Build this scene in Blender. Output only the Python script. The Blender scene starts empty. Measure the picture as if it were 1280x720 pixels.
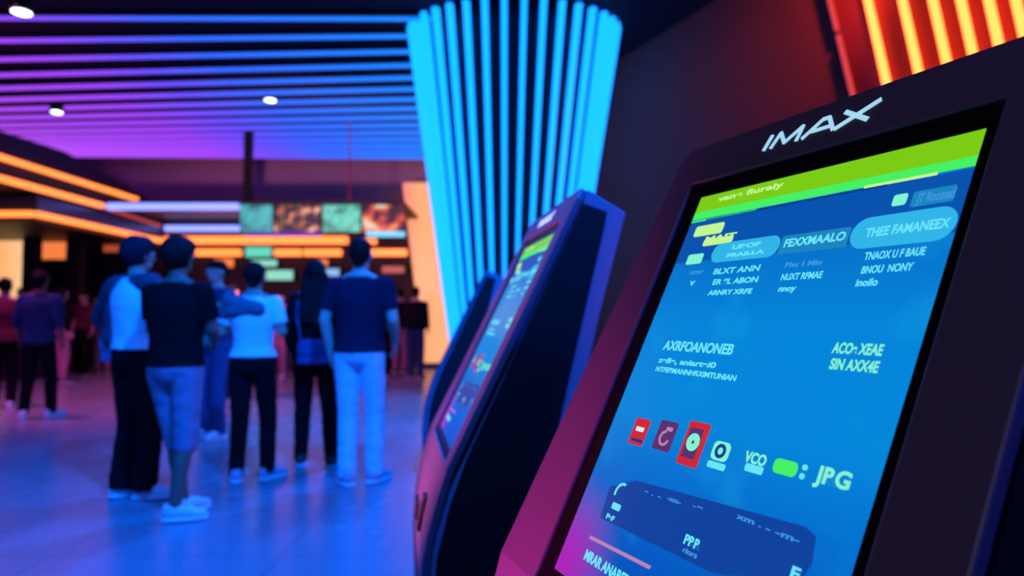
import bpy, bmesh, math, random
from mathutils import Vector, Matrix, noise
random.seed(7)
C = bpy.context.scene.collection
F, HC, PITCH = 850.0, 1.25, math.atan(35/850)
V3 = Vector

# ------------------------------------------------------------------ camera maths (used to work out where things stand)
def ray(px, py):
    x = (px-640)/F; y = -(py-360)/F
    return V3((x, math.cos(PITCH)-y*math.sin(PITCH), math.sin(PITCH)+y*math.cos(PITCH)))
def at(px, py, Y):
    d = ray(px, py); return d*(Y/d.y) + V3((0, 0, HC))
def on_floor(px, py):
    d = ray(px, py); return d*(-HC/d.z) + V3((0, 0, HC))
def on_plane(px, py, P, n):
    d = ray(px, py); P = P-V3((0, 0, HC)); return d*(P.dot(n)/d.dot(n)) + V3((0, 0, HC))

# ------------------------------------------------------------------ materials
def mat(name, col, rough=.5, metal=0., spec=.5, emit=None, es=0., bump=None, var=0., coat=0.):
    m = bpy.data.materials.new(name); m.use_nodes = True
    nt = m.node_tree; b = nt.nodes['Principled BSDF']
    b.inputs['Base Color'].default_value = (*col, 1)
    b.inputs['Roughness'].default_value = rough
    b.inputs['Metallic'].default_value = metal
    b.inputs['Specular IOR Level'].default_value = spec
    b.inputs['Coat Weight'].default_value = coat
    if emit:
        b.inputs['Emission Color'].default_value = (*emit, 1); b.inputs['Emission Strength'].default_value = es
    if bump or var:
        tc = nt.nodes.new('ShaderNodeTexCoord')
        nz = nt.nodes.new('ShaderNodeTexNoise'); nz.inputs['Scale'].default_value = bump[0] if bump else 20
        nz.inputs['Detail'].default_value = 3
        nt.links.new(tc.outputs['Object'], nz.inputs['Vector'])
        if bump:
            bp = nt.nodes.new('ShaderNodeBump'); bp.inputs['Strength'].default_value = bump[1]; bp.inputs['Distance'].default_value = .01
            nt.links.new(nz.outputs['Fac'], bp.inputs['Height']); nt.links.new(bp.outputs['Normal'], b.inputs['Normal'])
        if var:
            mx = nt.nodes.new('ShaderNodeMix'); mx.data_type = 'RGBA'
            mx.inputs['A'].default_value = (*[c*(1-var) for c in col], 1); mx.inputs['B'].default_value = (*[min(1, c*(1+var)) for c in col], 1)
            nt.links.new(nz.outputs['Fac'], mx.inputs['Factor']); nt.links.new(mx.outputs['Result'], b.inputs['Base Color'])
    return m

def ramp_emit(name, axis, stops, strength, coord='Object', noise_scale=None, lo=0., hi=1., base=(.01, .01, .01), rough=.4, detail=2.):
    """something that gives off light of a colour that changes along its own length (or in patches)"""
    m = bpy.data.materials.new(name); m.use_nodes = True
    nt = m.node_tree; b = nt.nodes['Principled BSDF']
    b.inputs['Base Color'].default_value = (*base, 1); b.inputs['Roughness'].default_value = rough
    tc = nt.nodes.new('ShaderNodeTexCoord')
    if noise_scale:
        src = nt.nodes.new('ShaderNodeTexNoise'); src.inputs['Scale'].default_value = noise_scale; src.inputs['Detail'].default_value = detail
        nt.links.new(tc.outputs[coord], src.inputs['Vector']); out = src.outputs['Fac']
    else:
        sp = nt.nodes.new('ShaderNodeSeparateXYZ'); nt.links.new(tc.outputs[coord], sp.inputs[0]); out = sp.outputs[axis]
    mr = nt.nodes.new('ShaderNodeMapRange'); mr.inputs['From Min'].default_value = lo; mr.inputs['From Max'].default_value = hi
    nt.links.new(out, mr.inputs['Value'])
    cr = nt.nodes.new('ShaderNodeValToRGB')
    while len(cr.color_ramp.elements) < len(stops): cr.color_ramp.elements.new(.5)
    for e, (p, c) in zip(cr.color_ramp.elements, stops): e.position = p; e.color = (*c, 1)
    nt.links.new(mr.outputs['Result'], cr.inputs['Fac'])
    nt.links.new(cr.outputs['Color'], b.inputs['Emission Color']); b.inputs['Emission Strength'].default_value = strength
    return m

M = {}
M['shell'] = mat('kiosk_shell', (.11, .085, .13), .42, 0, .5, bump=(900, .05), var=.08)
M['side_panel'] = mat('kiosk_side_panel', (.005, .006, .008), .6, 0, .3, bump=(600, .05))
M['back_shell'] = mat('kiosk_back_shell', (.22, .24, .34), .35, .1, .5, bump=(700, .03))
M['bezel'] = mat('kiosk_bezel', (.004, .004, .005), .35, 0, .3, bump=(300, .02))
M['slot'] = mat('kiosk_slot', (.003, .003, .003), .7)
M['metal'] = mat('brushed_metal', (.3, .3, .33), .35, .9, bump=(400, .05))
M['dark_core'] = mat('column_core', (.008, .010, .022), .45, 0, .3, var=.1)
M['ceil'] = mat('ceiling_paint', (.018, .015, .03), .8, 0, .15, bump=(8, .1), var=.15)
M['wall_brown'] = mat('wall_brown_plaster', (.20, .055, .05), .85, 0, .15, bump=(25, .15), var=.12)
M['wall_purple'] = mat('wall_plum_plaster', (.34, .20, .23), .85, 0, .2, bump=(20, .15), var=.1)
M['wall_dark'] = mat('wall_dark', (.03, .02, .028), .8, 0, .2, bump=(20, .1))
M['canopy'] = mat('canopy_laminate', (.025, .02, .032), .5, 0, .4, bump=(15, .05))
M['canopy_blue'] = mat('canopy_blue_gloss', (.05, .06, .16), .25, .2, .6, bump=(15, .05))
M['red_panel'] = mat('red_acoustic_panel', (.30, .035, .05), .7, 0, .2, bump=(90, .1))

# ------------------------------------------------------------------ object helpers
def link(name, me, m, parent=None, smooth=False):
    o = bpy.data.objects.new(name, me); C.objects.link(o)
    if m is not None:
        for mm in (m if isinstance(m, (list, tuple)) else [m]): me.materials.append(mm)
    if parent: o.parent = parent
    if smooth:
        for p in me.polygons: p.use_smooth = True
    return o
def bmobj(name, bm, m, parent=None, smooth=False):
    bmesh.ops.recalc_face_normals(bm, faces=bm.faces)
    me = bpy.data.meshes.new(name); bm.to_mesh(me); bm.free(); return link(name, me, m, parent, smooth)
def tag(o, label=None, cat=None, group=None, kind=None):
    if label: o['label'] = label
    if cat: o['category'] = cat
    if group: o['group'] = group
    if kind: o['kind'] = kind
    return o
def empty(name, loc, rz=0):
    o = bpy.data.objects.new(name, None); C.objects.link(o); o.location = loc; o.rotation_euler = (0, 0, rz)
    o.empty_display_size = .1; return o
def copy_tree(o, parent=None):
    c = o.copy(); C.objects.link(c)
    if parent: c.parent = parent
    for ch in list(o.children): copy_tree(ch, c)
    return c
def box(bm, x0, x1, y0, y1, z0, z1, mtx=None, mi=0):
    vs = [bm.verts.new((x, y, z)) for x in (x0, x1) for y in (y0, y1) for z in (z0, z1)]
    if mtx:
        for v in vs: v.co = mtx @ v.co
    for q in ((0, 1, 3, 2), (4, 6, 7, 5), (0, 4, 5, 1), (2, 3, 7, 6), (0, 2, 6, 4), (1, 5, 7, 3)):
        f = bm.faces.new([vs[i] for i in q]); f.material_index = mi
def prism(bm, poly, d0, d1, mi=0):
    """poly: 3D points; extruded from offset d0 to offset d1"""
    a = [bm.verts.new(V3(p)+d0) for p in poly]; b = [bm.verts.new(V3(p)+d1) for p in poly]
    bm.faces.new(a).material_index = mi; bm.faces.new(b[::-1]).material_index = mi
    n = len(poly)
    for i in range(n): bm.faces.new((a[i], a[(i+1) % n], b[(i+1) % n], b[i])).material_index = mi
def bar(bm, p0, p1, w, h, up=V3((0, 0, 1)), taper=1.):
    """a rectangular bar from p0 to p1, w across, h along up"""
    p0 = V3(p0); p1 = V3(p1); d = (p1-p0).normalized(); s = d.cross(up).normalized(); u = s.cross(d).normalized()
    a = []; 
    for p, k in ((p0, 1), (p1, taper)):
        a.append([bm.verts.new(p+s*i*w/2*k+u*j*h/2*k) for i, j in ((-1, -1), (1, -1), (1, 1), (-1, 1))])
    bm.faces.new(a[0]); bm.faces.new(a[1][::-1])
    for i in range(4): bm.faces.new((a[0][i], a[0][(i+1) % 4], a[1][(i+1) % 4], a[1][i]))
def bev(o, w=.004, seg=2):
    md = o.modifiers.new('bevel', 'BEVEL'); md.width = w; md.segments = seg; md.limit_method = 'ANGLE'; md.angle_limit = math.radians(35); return o
def tube(bm, p0, p1, r0, r1, n=14, round0=True, round1=True, flat=None):
    """tapered round limb, with rounded or flat ends; flat = (axis vector, factor) squashes it across an axis"""
    p0 = V3(p0); p1 = V3(p1); d = p1-p0; L = d.length
    if L < 1e-6: d = V3((0, 0, 1))
    d = d.normalized() if L > 1e-6 else d
    s = d.orthogonal().normalized(); u = d.cross(s)
    prof = []
    if round0: prof += [(-r0*math.cos(a), r0*math.sin(a)) for a in (.35, .75, 1.15)]
    prof.append((0, r0)); prof.append((L, r1))
    if round1: prof += [(L+r1*math.cos(a), r1*math.sin(a)) for a in (1.15, .75, .35)]
    rings = []
    for t, r in prof:
        ring = []
        for i in range(n):
            a = 2*math.pi*i/n; off = (s*math.cos(a)+u*math.sin(a))*r
            if flat: ax, k = flat; off = off - ax*(off.dot(ax)*(1-k))
            ring.append(bm.verts.new(p0+d*t+off))
        rings.append(ring)
    for a, b in zip(rings, rings[1:]):
        for i in range(n): bm.faces.new((a[i], a[(i+1) % n], b[(i+1) % n], b[i]))
    bm.faces.new(rings[0]); bm.faces.new(rings[-1][::-1])
def rings(bm, R, n=24):
    """closed loft of ellipses (cx,cy,z,rx,ry)"""
    rr = []
    for cx, cy, z, rx, ry in R:
        rr.append([bm.verts.new((cx+rx*math.cos(2*math.pi*i/n), cy+ry*math.sin(2*math.pi*i/n), z)) for i in range(n)])
    for a, b in zip(rr, rr[1:]):
        for i in range(n): bm.faces.new((a[i], a[(i+1) % n], b[(i+1) % n], b[i]))
    bm.faces.new(rr[0]); bm.faces.new(rr[-1][::-1])
def ball(bm, c, rx, ry, rz, n=16):
    m = Matrix.Translation(c) @ Matrix.Diagonal((rx, ry, rz, 1))
    bmesh.ops.create_uvsphere(bm, u_segments=n, v_segments=max(8, n*2//3), radius=1, matrix=m)
def fuse(name, bm, voxel, m, parent=None, smooth=2, wrinkle=0.):
    """melt overlapping closed shapes into one continuous skin"""
    bmesh.ops.recalc_face_normals(bm, faces=bm.faces)
    me = bpy.data.meshes.new(name+'_raw'); bm.to_mesh(me); bm.free()
    o = bpy.data.objects.new('tmp', me); C.objects.link(o)
    md = o.modifiers.new('r', 'REMESH'); md.mode = 'VOXEL'; md.voxel_size = voxel; md.use_smooth_shade = True
    dg = bpy.context.evaluated_depsgraph_get(); dg.update()
    out = bpy.data.meshes.new_from_object(o.evaluated_get(dg)); out.name = name
    C.objects.unlink(o); bpy.data.objects.remove(o); bpy.data.meshes.remove(me)
    b2 = bmesh.new(); b2.from_mesh(out)
    for _ in range(smooth): bmesh.ops.smooth_vert(b2, verts=b2.verts, factor=.5, use_axis_x=True, use_axis_y=True, use_axis_z=True)
    if wrinkle:
        b2.normal_update()
        for v in b2.verts:
            p = v.co; v.co = v.co + v.normal*wrinkle*(noise.noise(V3((p.x*9, p.y*9, p.z*16)))+.5*noise.noise(p*30))
    b2.to_mesh(out); b2.free(); out.materials.clear()
    return link(name, out, m, parent, True)
_tc = {}
def text_mesh(s, size, extr=.0006, bold=0., shear=0., sx=1., align='LEFT'):
    cu = bpy.data.curves.new('t', 'FONT'); cu.body = s; cu.size = size; cu.extrude = extr; cu.offset = bold; cu.shear = shear
    cu.align_x = align
    o = bpy.data.objects.new('t', cu); C.objects.link(o)
    dg = bpy.context.evaluated_depsgraph_get(); dg.update()
    me = bpy.data.meshes.new_from_object(o.evaluated_get(dg)); C.objects.unlink(o); bpy.data.objects.remove(o)
    if sx != 1:
        for v in me.vertices: v.co.x *= sx
    return me

# ================================================================== SETTING
CEIL = 5.41
bm = bmesh.new(); box(bm, -16, 9, -3, 18.2, -.12, 0)
mf = bpy.data.materials.new('floor_polished_tiles'); mf.use_nodes = True; nt = mf.node_tree; b = nt.nodes['Principled BSDF']
tc = nt.nodes.new('ShaderNodeTexCoord'); br = nt.nodes.new('ShaderNodeTexBrick')
br.inputs['Scale'].default_value = 1; br.inputs['Brick Width'].default_value = 1.2; br.inputs['Row Height'].default_value = 1.2; br.offset = 0
br.inputs['Mortar Size'].default_value = .006
br.inputs['Color1'].default_value = (.22, .23, .26, 1); br.inputs['Color2'].default_value = (.25, .26, .29, 1); br.inputs['Mortar'].default_value = (.15, .15, .17, 1)
nz = nt.nodes.new('ShaderNodeTexNoise'); nz.inputs['Scale'].default_value = 1.3; nz.inputs['Detail'].default_value = 4
mr = nt.nodes.new('ShaderNodeMapRange'); mr.inputs['To Min'].default_value = .2; mr.inputs['To Max'].default_value = .34
nt.links.new(tc.outputs['Object'], br.inputs['Vector']); nt.links.new(tc.outputs['Object'], nz.inputs['Vector'])
nt.links.new(nz.outputs['Fac'], mr.inputs['Value']); nt.links.new(mr.outputs['Result'], b.inputs['Roughness'])
nt.links.new(br.outputs['Color'], b.inputs['Base Color']); b.inputs['Specular IOR Level'].default_value = .6
tag(bmobj('floor', bm, mf), kind='structure')
bm = bmesh.new(); box(bm, -16, 9, -3, 18.2, CEIL, CEIL+.15)
tag(bmobj('ceiling', bm, M['ceil']), kind='structure')
bm = bmesh.new(); box(bm, -15.5, 5, 17.7, 18, 0, CEIL)
tag(bmobj('wall_back', bm, M['wall_purple']), kind='structure')
bm = bmesh.new(); box(bm, -15.8, -15.5, -2, 18, 0, CEIL)
tag(bmobj('wall_left', bm, M['wall_dark']), kind='structure')
# wall behind the kiosks
WA = V3((1.83, 10.7, 0)); wd = V3((.41, -.91, 0)).normalized(); wn = V3((-wd.y, wd.x, 0))
if wn.x > 0: wn = -wn       # into the room
bm = bmesh.new()
a0 = WA - wd*7.6; a1 = WA + wd*13
prism(bm, [a0, a1, a1+V3((0, 0, CEIL)), a0+V3((0, 0, CEIL))], V3((0, 0, 0)), -wn*.25)
tag(bmobj('wall_right', bm, M['wall_brown']), kind='structure')
bm = bmesh.new()
prism(bm, [a0, a1, a1+V3((0, 0, .12)), a0+V3((0, 0, .12))], V3((0, 0, 0)), wn*.02)
tag(bmobj('baseboard_right', bm, M['wall_dark']), kind='structure')

# ================================================================== CEILING LIGHT STRIPS
strip_m = ramp_emit('ceiling_strip_glow', 'X', [(0, (.36, .06, .75)), (.36, (.30, .05, .85)), (.52, (.12, .07, .95)), (.64, (.03, .12, 1.0)), (1, (.003, .22, 1.0))], 1.35, lo=-11, hi=-1.2)
strip_m2 = mat('strip_housing', (.01, .01, .014), .6)
NS = 15
ords = ['nearest to the camera', 'second nearest', 'third nearest', 'fourth nearest', 'fifth nearest', 'sixth nearest', 'seventh nearest', 'eighth nearest', 'ninth nearest',
        'tenth nearest', 'fifth from the far wall', 'fourth from the far wall', 'third from the far wall', 'second from the far wall', 'last, closest to the far wall']
for k in range(NS):
    r = 9.13+.575*k; l = 9.11+.775*k-.0155*k*k
    xr = -.35; xl = -15.3
    xa, ya, xb, yb = -.15*r, r, -.753*l, l
    sl = (yb-ya)/(xb-xa)
    p0 = V3((xr, ya+sl*(xr-xa), CEIL-.12)); p1 = V3((xl, ya+sl*(xl-xa), CEIL-.12))
    if p1.y > 17.6: t_ = (17.6-p0.y)/(p1.y-p0.y); p1 = p0.lerp(p1, t_)
    t = empty('ceiling_light_strip', (0, 0, 0))
    tag(t, 'blue to violet ceiling light strip, %s of the rows over the lobby' % ords[k], 'light strip', 'light strips across the ceiling')
    bm = bmesh.new(); bar(bm, p0+V3((0, 0, .015)), p1+V3((0, 0, .015)), .035, .045+.005*k); bmobj('light_tube', bm, strip_m, t)
    bm = bmesh.new(); bar(bm, p0+V3((0, 0, .088)), p1+V3((0, 0, .088)), .045, .064); bmobj('housing', bm, strip_m2, t)
# downlights
dl_m = mat('downlight_lens', (.8, .8, .8), .3, emit=(.8, .95, 1), es=5)
for (px, py, r_, lab) in ((27, 15, .14, 'round white ceiling downlight beside the nearest light strip, upper left'), (71, 140, .12, 'small white ceiling downlight among the violet rows on the left'),
                        (338, 125, .12, 'small white ceiling downlight among the blue rows in the middle')):
    d = ray(px, py); p = d*((CEIL-.20-HC)/d.z)+V3((0, 0, HC)); p.z = CEIL
    t = empty('ceiling_downlight', p); tag(t, lab, 'ceiling light', 'white ceiling downlights')
    bm = bmesh.new(); tube(bm, (0, 0, -.21), (0, 0, -.205), r_*.8, r_*.8, 24, False, False); bmobj('lens', bm, dl_m, t)
    bm = bmesh.new(); tube(bm, (0, 0, -.20), (0, 0, 0), r_, r_, 24, False, False); bmobj('housing', bm, strip_m2, t)

# ================================================================== BLUE FLARED COLUMN
cx, cy = .03, 9.7
col_t = empty('flared_column', (cx, cy, 0))
tag(col_t, 'tall flared column ribbed with glowing cyan light tubes, behind the kiosks', 'column')
def cr(z):  # radii at height
    k = z/CEIL; return .70+(1.50-.70)*k, .46+(1.02-.46)*k
bm = bmesh.new(); rings(bm, [(0-.07*(1-k/8), 0, CEIL*k/8, cr(CEIL*k/8)[0]-.07, cr(CEIL*k/8)[1]-.07) for k in range(9)], 64)
bmobj('core', bm, M['dark_core'], col_t, True)
tube_m = mat('cyan_tube_glow', (.02, .05, .08), .4, emit=(.010, .62, 2.6), es=1.0)
for k in range(36):
    a = 2*math.pi*(k+.5)/36
    def pt(z): rx, ry = cr(z); return V3((-.07*(1-z/CEIL)+rx*math.cos(a), ry*math.sin(a), z))
    nrm = V3((math.cos(a)*.8, math.sin(a)*1.3, 0)).normalized()
    bm = bmesh.new(); bar(bm, pt(.05), pt(CEIL-.02), .037, .05, up=nrm, taper=1.9)
    bmobj('light_tube', bm, tube_m, col_t)
# the warm leaning pillar behind
amber_wide = ramp_emit('amber_lightbox', 'X', [(0, (1.0, .25, .2)), (.3, (1.0, .38, .16)), (1, (1.0, .42, .20))], 1.15, coord='Generated')
pl = empty('glowing_pillar', (0, 0, 0)); tag(pl, 'leaning pillar glowing warm orange, standing left behind the cyan column', 'pillar')
Yp = 16.6
A_ = [at(503, 228, Yp), at(556, 228, Yp), at(575, 455, Yp), at(529, 455, Yp)]
A_[2].z = .12; A_[3].z = .12
bm = bmesh.new(); prism(bm, A_, V3((0, 0, 0)), V3((0, .7, 0))); bev(bmobj('light_panel', bm, amber_wide, pl), .04)
bm = bmesh.new(); box(bm, A_[3].x-.25, A_[2].x+.5, Yp-.25, Yp+.9, 0, .12); bmobj('plinth', bm, M['canopy_blue'], pl)

# ================================================================== ORANGE LIGHT WALL FEATURE
def wp(px, py, off): return on_plane(px, py, WA+wn*off, wn)
amber_t = mat('orange_tube_glow', (.05, .02, .01), .4, emit=(4.5, .85, .16), es=1.0)
pink_t = mat('red_pink_tube_glow', (.05, .01, .01), .4, emit=(.80, .06, .07), es=.9)
t = empty('orange_light_panel', wp(1160, 60, 0)); tag(t, 'red wall panel with slanting glowing orange light tubes above the front kiosk', 'light panel')
t_inv = Matrix.Translation(-t.location)
def leanline(px, py0, py1, sl, off):   # from py0 to py1 with image slope sl at x=px at y=0
    return wp(px+sl*py0, py0, off), wp(px+sl*py1, py1, off)
a, b_ = leanline(1038, -70, 260, .25, .03); c, d_ = leanline(1700, -130, 260, .10, .03)
bm = bmesh.new(); prism(bm, [a, c, d_, b_], V3((0, 0, 0)), wn*.06); o = bmobj('backing', bm, M['red_panel'], t); o.data.transform(t_inv)
for i, px in enumerate((1085, 1128, 1166, 1201, 1236, 1270, 1306, 1345)):
    p, q = leanline(px, -60, 250, .225, .15)
    bm = bmesh.new(); bar(bm, p, q, .05, .06, up=wn); o = bmobj('light_tube', bm, amber_t, t); o.data.transform(t_inv)
for y0, y1 in ((-60, 38), (44, 240)):
    p, q = leanline(1037, y0, y1, .245, .12)
    bm = bmesh.new(); bar(bm, p, q, .03, .04, up=wn); o = bmobj('edge_light', bm, pink_t, t); o.data.transform(t_inv)

# ================================================================== CONCESSION STAND
XL = -8.64
amber_s = mat('amber_strip_glow', (.05, .02, .01), .4, emit=(2.4, .50, .10), es=1.0)
amber_dim = mat('dim_amber_strip_glow', (.05, .02, .01), .4, emit=(.9, .10, .05), es=.6)
ice_s = mat('ice_blue_strip_glow', (.05, .05, .08), .4, emit=(.42, .55, 2.2), es=1.0)
cyan_s = mat('aqua_strip_glow', (.05, .05, .08), .4, emit=(.15, .8, 1.2), es=1.0)
# canopy over the left stand: a dark fascia with a curved top, running back into the room
can = empty('stand_canopy', (XL, 12, 0)); tag(can, 'dark canopy of the snack stand along the left side, curved top edge', 'canopy')
bm = bmesh.new()
prof = [(8.0, 3.50), (8.0, 4.2), (9.6, 4.30), (11.5, 4.38), (13.0, 4.42), (14.2, 4.30), (15.6, 4.10), (16.6, 3.92), (17.6, 3.85), (17.6, 3.50)]
prism(bm, [(0, y-12, z) for y, z in prof], V3((-1.6, 0, 0)), V3((0, 0, 0))); bmobj('fascia', bm, M['canopy'], can)
bm = bmesh.new(); box(bm, -3.2, 0, .3, 5.6, 3.13, 3.44); bmobj('lower_fascia', bm, M['canopy_blue'], can)
bm = bmesh.new(); box(bm, -3.2, -.1, .4, 5.6, 2.98, 3.12); bmobj('soffit', bm, M['canopy'], can)
def strip(p0, p1, m, lab, th=.085, grp='lit strips on the snack stand'):
    bm = bmesh.new(); c = (V3(p0)+V3(p1))/2; bar(bm, V3(p0)-c, V3(p1)-c, th, th)
    o = bmobj('led_strip', bm, m); o.location = c; return tag(bev(o, .01), lab, 'light strip', grp)
strip((XL+.042, 8.0, 3.92), (XL+.042, 15.5, 3.92), amber_s, 'topmost amber light strip along the left stand canopy')
strip((XL+.047, 8.0, 3.56), (XL+.047, 14.2, 3.56), amber_s, 'second amber light strip down along the left stand canopy', .095)
strip((XL+.025, 14.35, 3.525), (XL+.025, 16.6, 3.46), amber_dim, 'dim red continuation of the second canopy strip', .05)
strip((XL+.05, 12.2, 3.09), (XL+.05, 17.0, 3.09), amber_s, 'lowest amber light strip running back under the left canopy', .10)
strip((XL+.0, 12.2, 3.09), (XL-3.2, 12.2, 3.09), amber_s, 'amber light strip across the front of the lower canopy, far left', .10)
# canopy over the rear counter
can2 = empty('counter_canopy', (-4.5, 15.5, 0)); tag(can2, 'dark flat canopy over the rear snack counter behind the menu screens', 'canopy')
bm = bmesh.new(); box(bm, -4.1, 2.2, -1.15, 2.15, 3.62, 3.70); bmobj('canopy_slab', bm, M['canopy'], can2)
bm = bmesh.new(); box(bm, -4.1, 2.2, 1.35, 1.6, 3.45, 3.62); bmobj('drop_beam', bm, M['canopy'], can2)
strip((XL+.1, 14.29, 3.56), (-5.78, 14.29, 3.56), ice_s, 'upper ice blue light strip left of the menu screens', .13)
strip((-8.55, 16.7, 3.41), (-6.5, 16.7, 3.41), ice_s, 'lower ice blue light strip left of the menu screens', .13)
def bx(px0, px1, py0, py1, Y, dep=.06):
    a = at(px0, py0, Y); b = at(px1, py1, Y); return a.x, b.x, Y, Y+dep, b.z, a.z
ambers = [(165, 252, 295, 305, 'leftmost piece of the upper amber light row under the canopy'), (254, 318, 295, 305, 'second piece of the upper amber light row under the canopy'),
          (320, 346, 295, 305, 'short middle piece of the upper amber light row'), (348, 434, 295, 305, 'long piece of the upper amber light row behind the man in navy'),
          (452, 470, 298, 305, 'short upper amber piece right of the man in navy'),
          (245, 300, 311, 320, 'leftmost piece of the lower amber light row'), (343, 376, 311, 320, 'piece of the lower amber row right of the teal screen'),
          (380, 426, 311, 320, 'piece of the lower amber row above the long-haired woman'), (460, 508, 311, 320, 'rightmost lower amber piece beside the glowing pillar')]
for (p0, p1, q0, q1, lab) in ambers:
    x0, x1, y0, y1, z0, z1 = bx(p0, p1, q0, q1, 16.9, .15)
    strip((x0, 17.02-(z1-z0)*.45, (z0+z1)/2), (x1, 17.02-(z1-z0)*.45, (z0+z1)/2), amber_s, lab, (z1-z0)*.9, 'amber lights over the rear counter')
# menu screens
def menu(px0, px1, m, lab, rod=False):
    x0, x1, y0, y1, z0, z1 = bx(px0, px1, 255, 291, 14.2)
    t = empty('menu_screen', ((x0+x1)/2, 14.2, z0)); tag(t, lab, 'menu screen', 'menu screens over the snack counter')
    w = (x1-x0)/2; h = z1-z0
    bm = bmesh.new(); box(bm, -w+.015, w-.015, 0, .07, 0, h); bev(bmobj('frame', bm, M['bezel'], t), .008)
    bm = bmesh.new(); box(bm, -w+.03, w-.03, -.006, 0, .02, h-.02); bmobj('display', bm, m, t)
    for s in (-1, 1):
        bm = bmesh.new(); box(bm, s*w*.5-.03, s*w*.5+.03, .07, .16, h*.7, 3.62-z0); box(bm, s*w*.5-.03, s*w*.5+.03, .13, .3, 3.6-z0, 3.62-z0); bmobj('bracket', bm, M['side_panel'], t)
    if rod:
        bm = bmesh.new(); tube(bm, (w*.35, .04, h), (w*.35, .04, CEIL-z0), .016, .016, 8, False, False); bmobj('hanging_rod', bm, M['red_panel'], t)
    return t
teal = ramp_emit('menu_teal', 'X', [(.30, (.01, .10, .16)), (.45, (.03, .35, .38)), (.55, (.05, .50, .50)), (.7, (.10, .42, .65))], 1.0, noise_scale=2.6)
food = ramp_emit('menu_food', 'X', [(.44, (.015, .01, .02)), (.52, (.05, .10, .02)), (.58, (.60, .07, .04)), (.66, (.95, .62, .35))], 1.0, noise_scale=5.5)
teal2 = ramp_emit('menu_green', 'X', [(.30, (.01, .12, .10)), (.45, (.06, .50, .38)), (.55, (.15, .75, .60)), (.7, (.02, .12, .22))], 1.0, noise_scale=3.1)
food2 = ramp_emit('menu_dish', 'X', [(.34, (.65, .85, .8)), (.42, (.95, .30, .06)), (.48, (.6, .05, .04)), (.53, (.02, .012, .02))], 1.0, noise_scale=2.4)
menu(299, 342, teal, 'teal menu screen, leftmost of the four over the counter')
menu(342, 402, food, 'dark menu screen with red and cream food pictures')
menu(402, 452, teal2, 'sea green menu screen, third of the four over the counter', True)
menu(452, 507, food2, 'menu screen with an orange dish, next to the glowing pillar')
strip((-3.05, 14.22, 2.965), (-2.25, 14.22, 2.965), cyan_s, 'aqua light strip under the rightmost menu screen', .10)
strip((-5.6, 14.22, 2.97), (-4.0, 14.22, 2.97), mat('deep_blue_strip', (.02, .02, .05), .4, emit=(.02, .03, .5), es=.7), 'deep blue light strip under the left menu screens', .09)
# post holding the screens
bm = bmesh.new(); box(bm, -.09, .09, -.05, .05, -.0, CEIL-3.70)
o = bmobj('support_post', bm, M['side_panel']); o.location = (at(310, 230, 14.9).x, 14.9, 3.70); tag(o, 'dark post above the leftmost menu screen reaching the ceiling', 'post')
# displays and light boxes at the counter
def lightbox(px0, px1, py0, py1, Y, m, lab, name='light_box', cat='light box', grp=None):
    x0, x1, y0, y1, z0, z1 = bx(px0, px1, py0, py1, Y, .1)
    t = empty(name, ((x0+x1)/2, Y, z0)); tag(t, lab, cat, grp); w = (x1-x0)/2; h = z1-z0
    bm = bmesh.new(); box(bm, -w-.02, w+.02, 0, .12, -.02, h+.02); bev(bmobj('frame', bm, M['canopy'], t), .008)
    bm = bmesh.new(); box(bm, -w, w, -.01, 0, 0, h); bmobj('lit_face', bm, m, t)
    bm = bmesh.new(); box(bm, -min(w, .05), min(w, .05), .12, 17.7-Y, h*.4, h*.4+.04); bmobj('wall_bracket', bm, M['canopy'], t)
    return t
warm1 = ramp_emit('warm_window', 'X', [(0, (1, .36, .10)), (.5, (1, .45, .16)), (1, (1, .62, .34))], 1.0, coord='Generated')
warm2 = mat('warm_orange_box', (.05, .02, .01), .4, emit=(.95, .22, .06), es=1)
warm3 = mat('warm_dim_box', (.05, .02, .01), .4, emit=(.75, .12, .05), es=.55)
tealb = mat('teal_box', (.02, .05, .05), .4, emit=(.12, .75, .55), es=.95)
paleb = mat('pale_green_box', (.02, .05, .05), .4, emit=(.30, .80, .62), es=.9)
blueb = mat('pale_blue_box', (.02, .05, .05), .4, emit=(.25, .55, 1.0), es=.9)
lightbox(-30, 33, 279, 372, 15.6, warm1, 'large glowing cream and orange wall panel at the far left')
lightbox(50, 82, 294, 324, 15.9, warm2, 'small square glowing orange panel left of the man in cardigan')
lightbox(130, 152, 300, 315, 16.6, warm3, 'dim reddish panel above the crowd at left')
lightbox(307, 339, 309, 321, 16.6, tealb, 'teal counter display, upper of two by the amber rows', 'counter_display', 'display')
lightbox(314, 346, 325, 333, 16.55, paleb, 'pale aqua counter display just under the teal one', 'counter_display', 'display')
lightbox(333, 366, 338, 350, 16.5, paleb, 'lowest pale green counter display beside the long-haired woman', 'counter_display', 'display')
lightbox(404, 424, 336, 345, 16.5, blueb, 'small pale blue counter display by the man in navy', 'counter_display', 'display')
lightbox(269, 292, 323, 334, 16.6, warm2, 'small orange counter light box behind the man in jeans', 'counter_display', 'display')
lightbox(392, 410, 324, 332, 16.6, warm2, 'small orange counter light box right of the dark-haired woman', 'counter_display', 'display')
lightbox(478, 505, 333, 341, 16.5, warm3, 'dim red counter light box left of the glowing pillar', 'counter_display', 'display')
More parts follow.
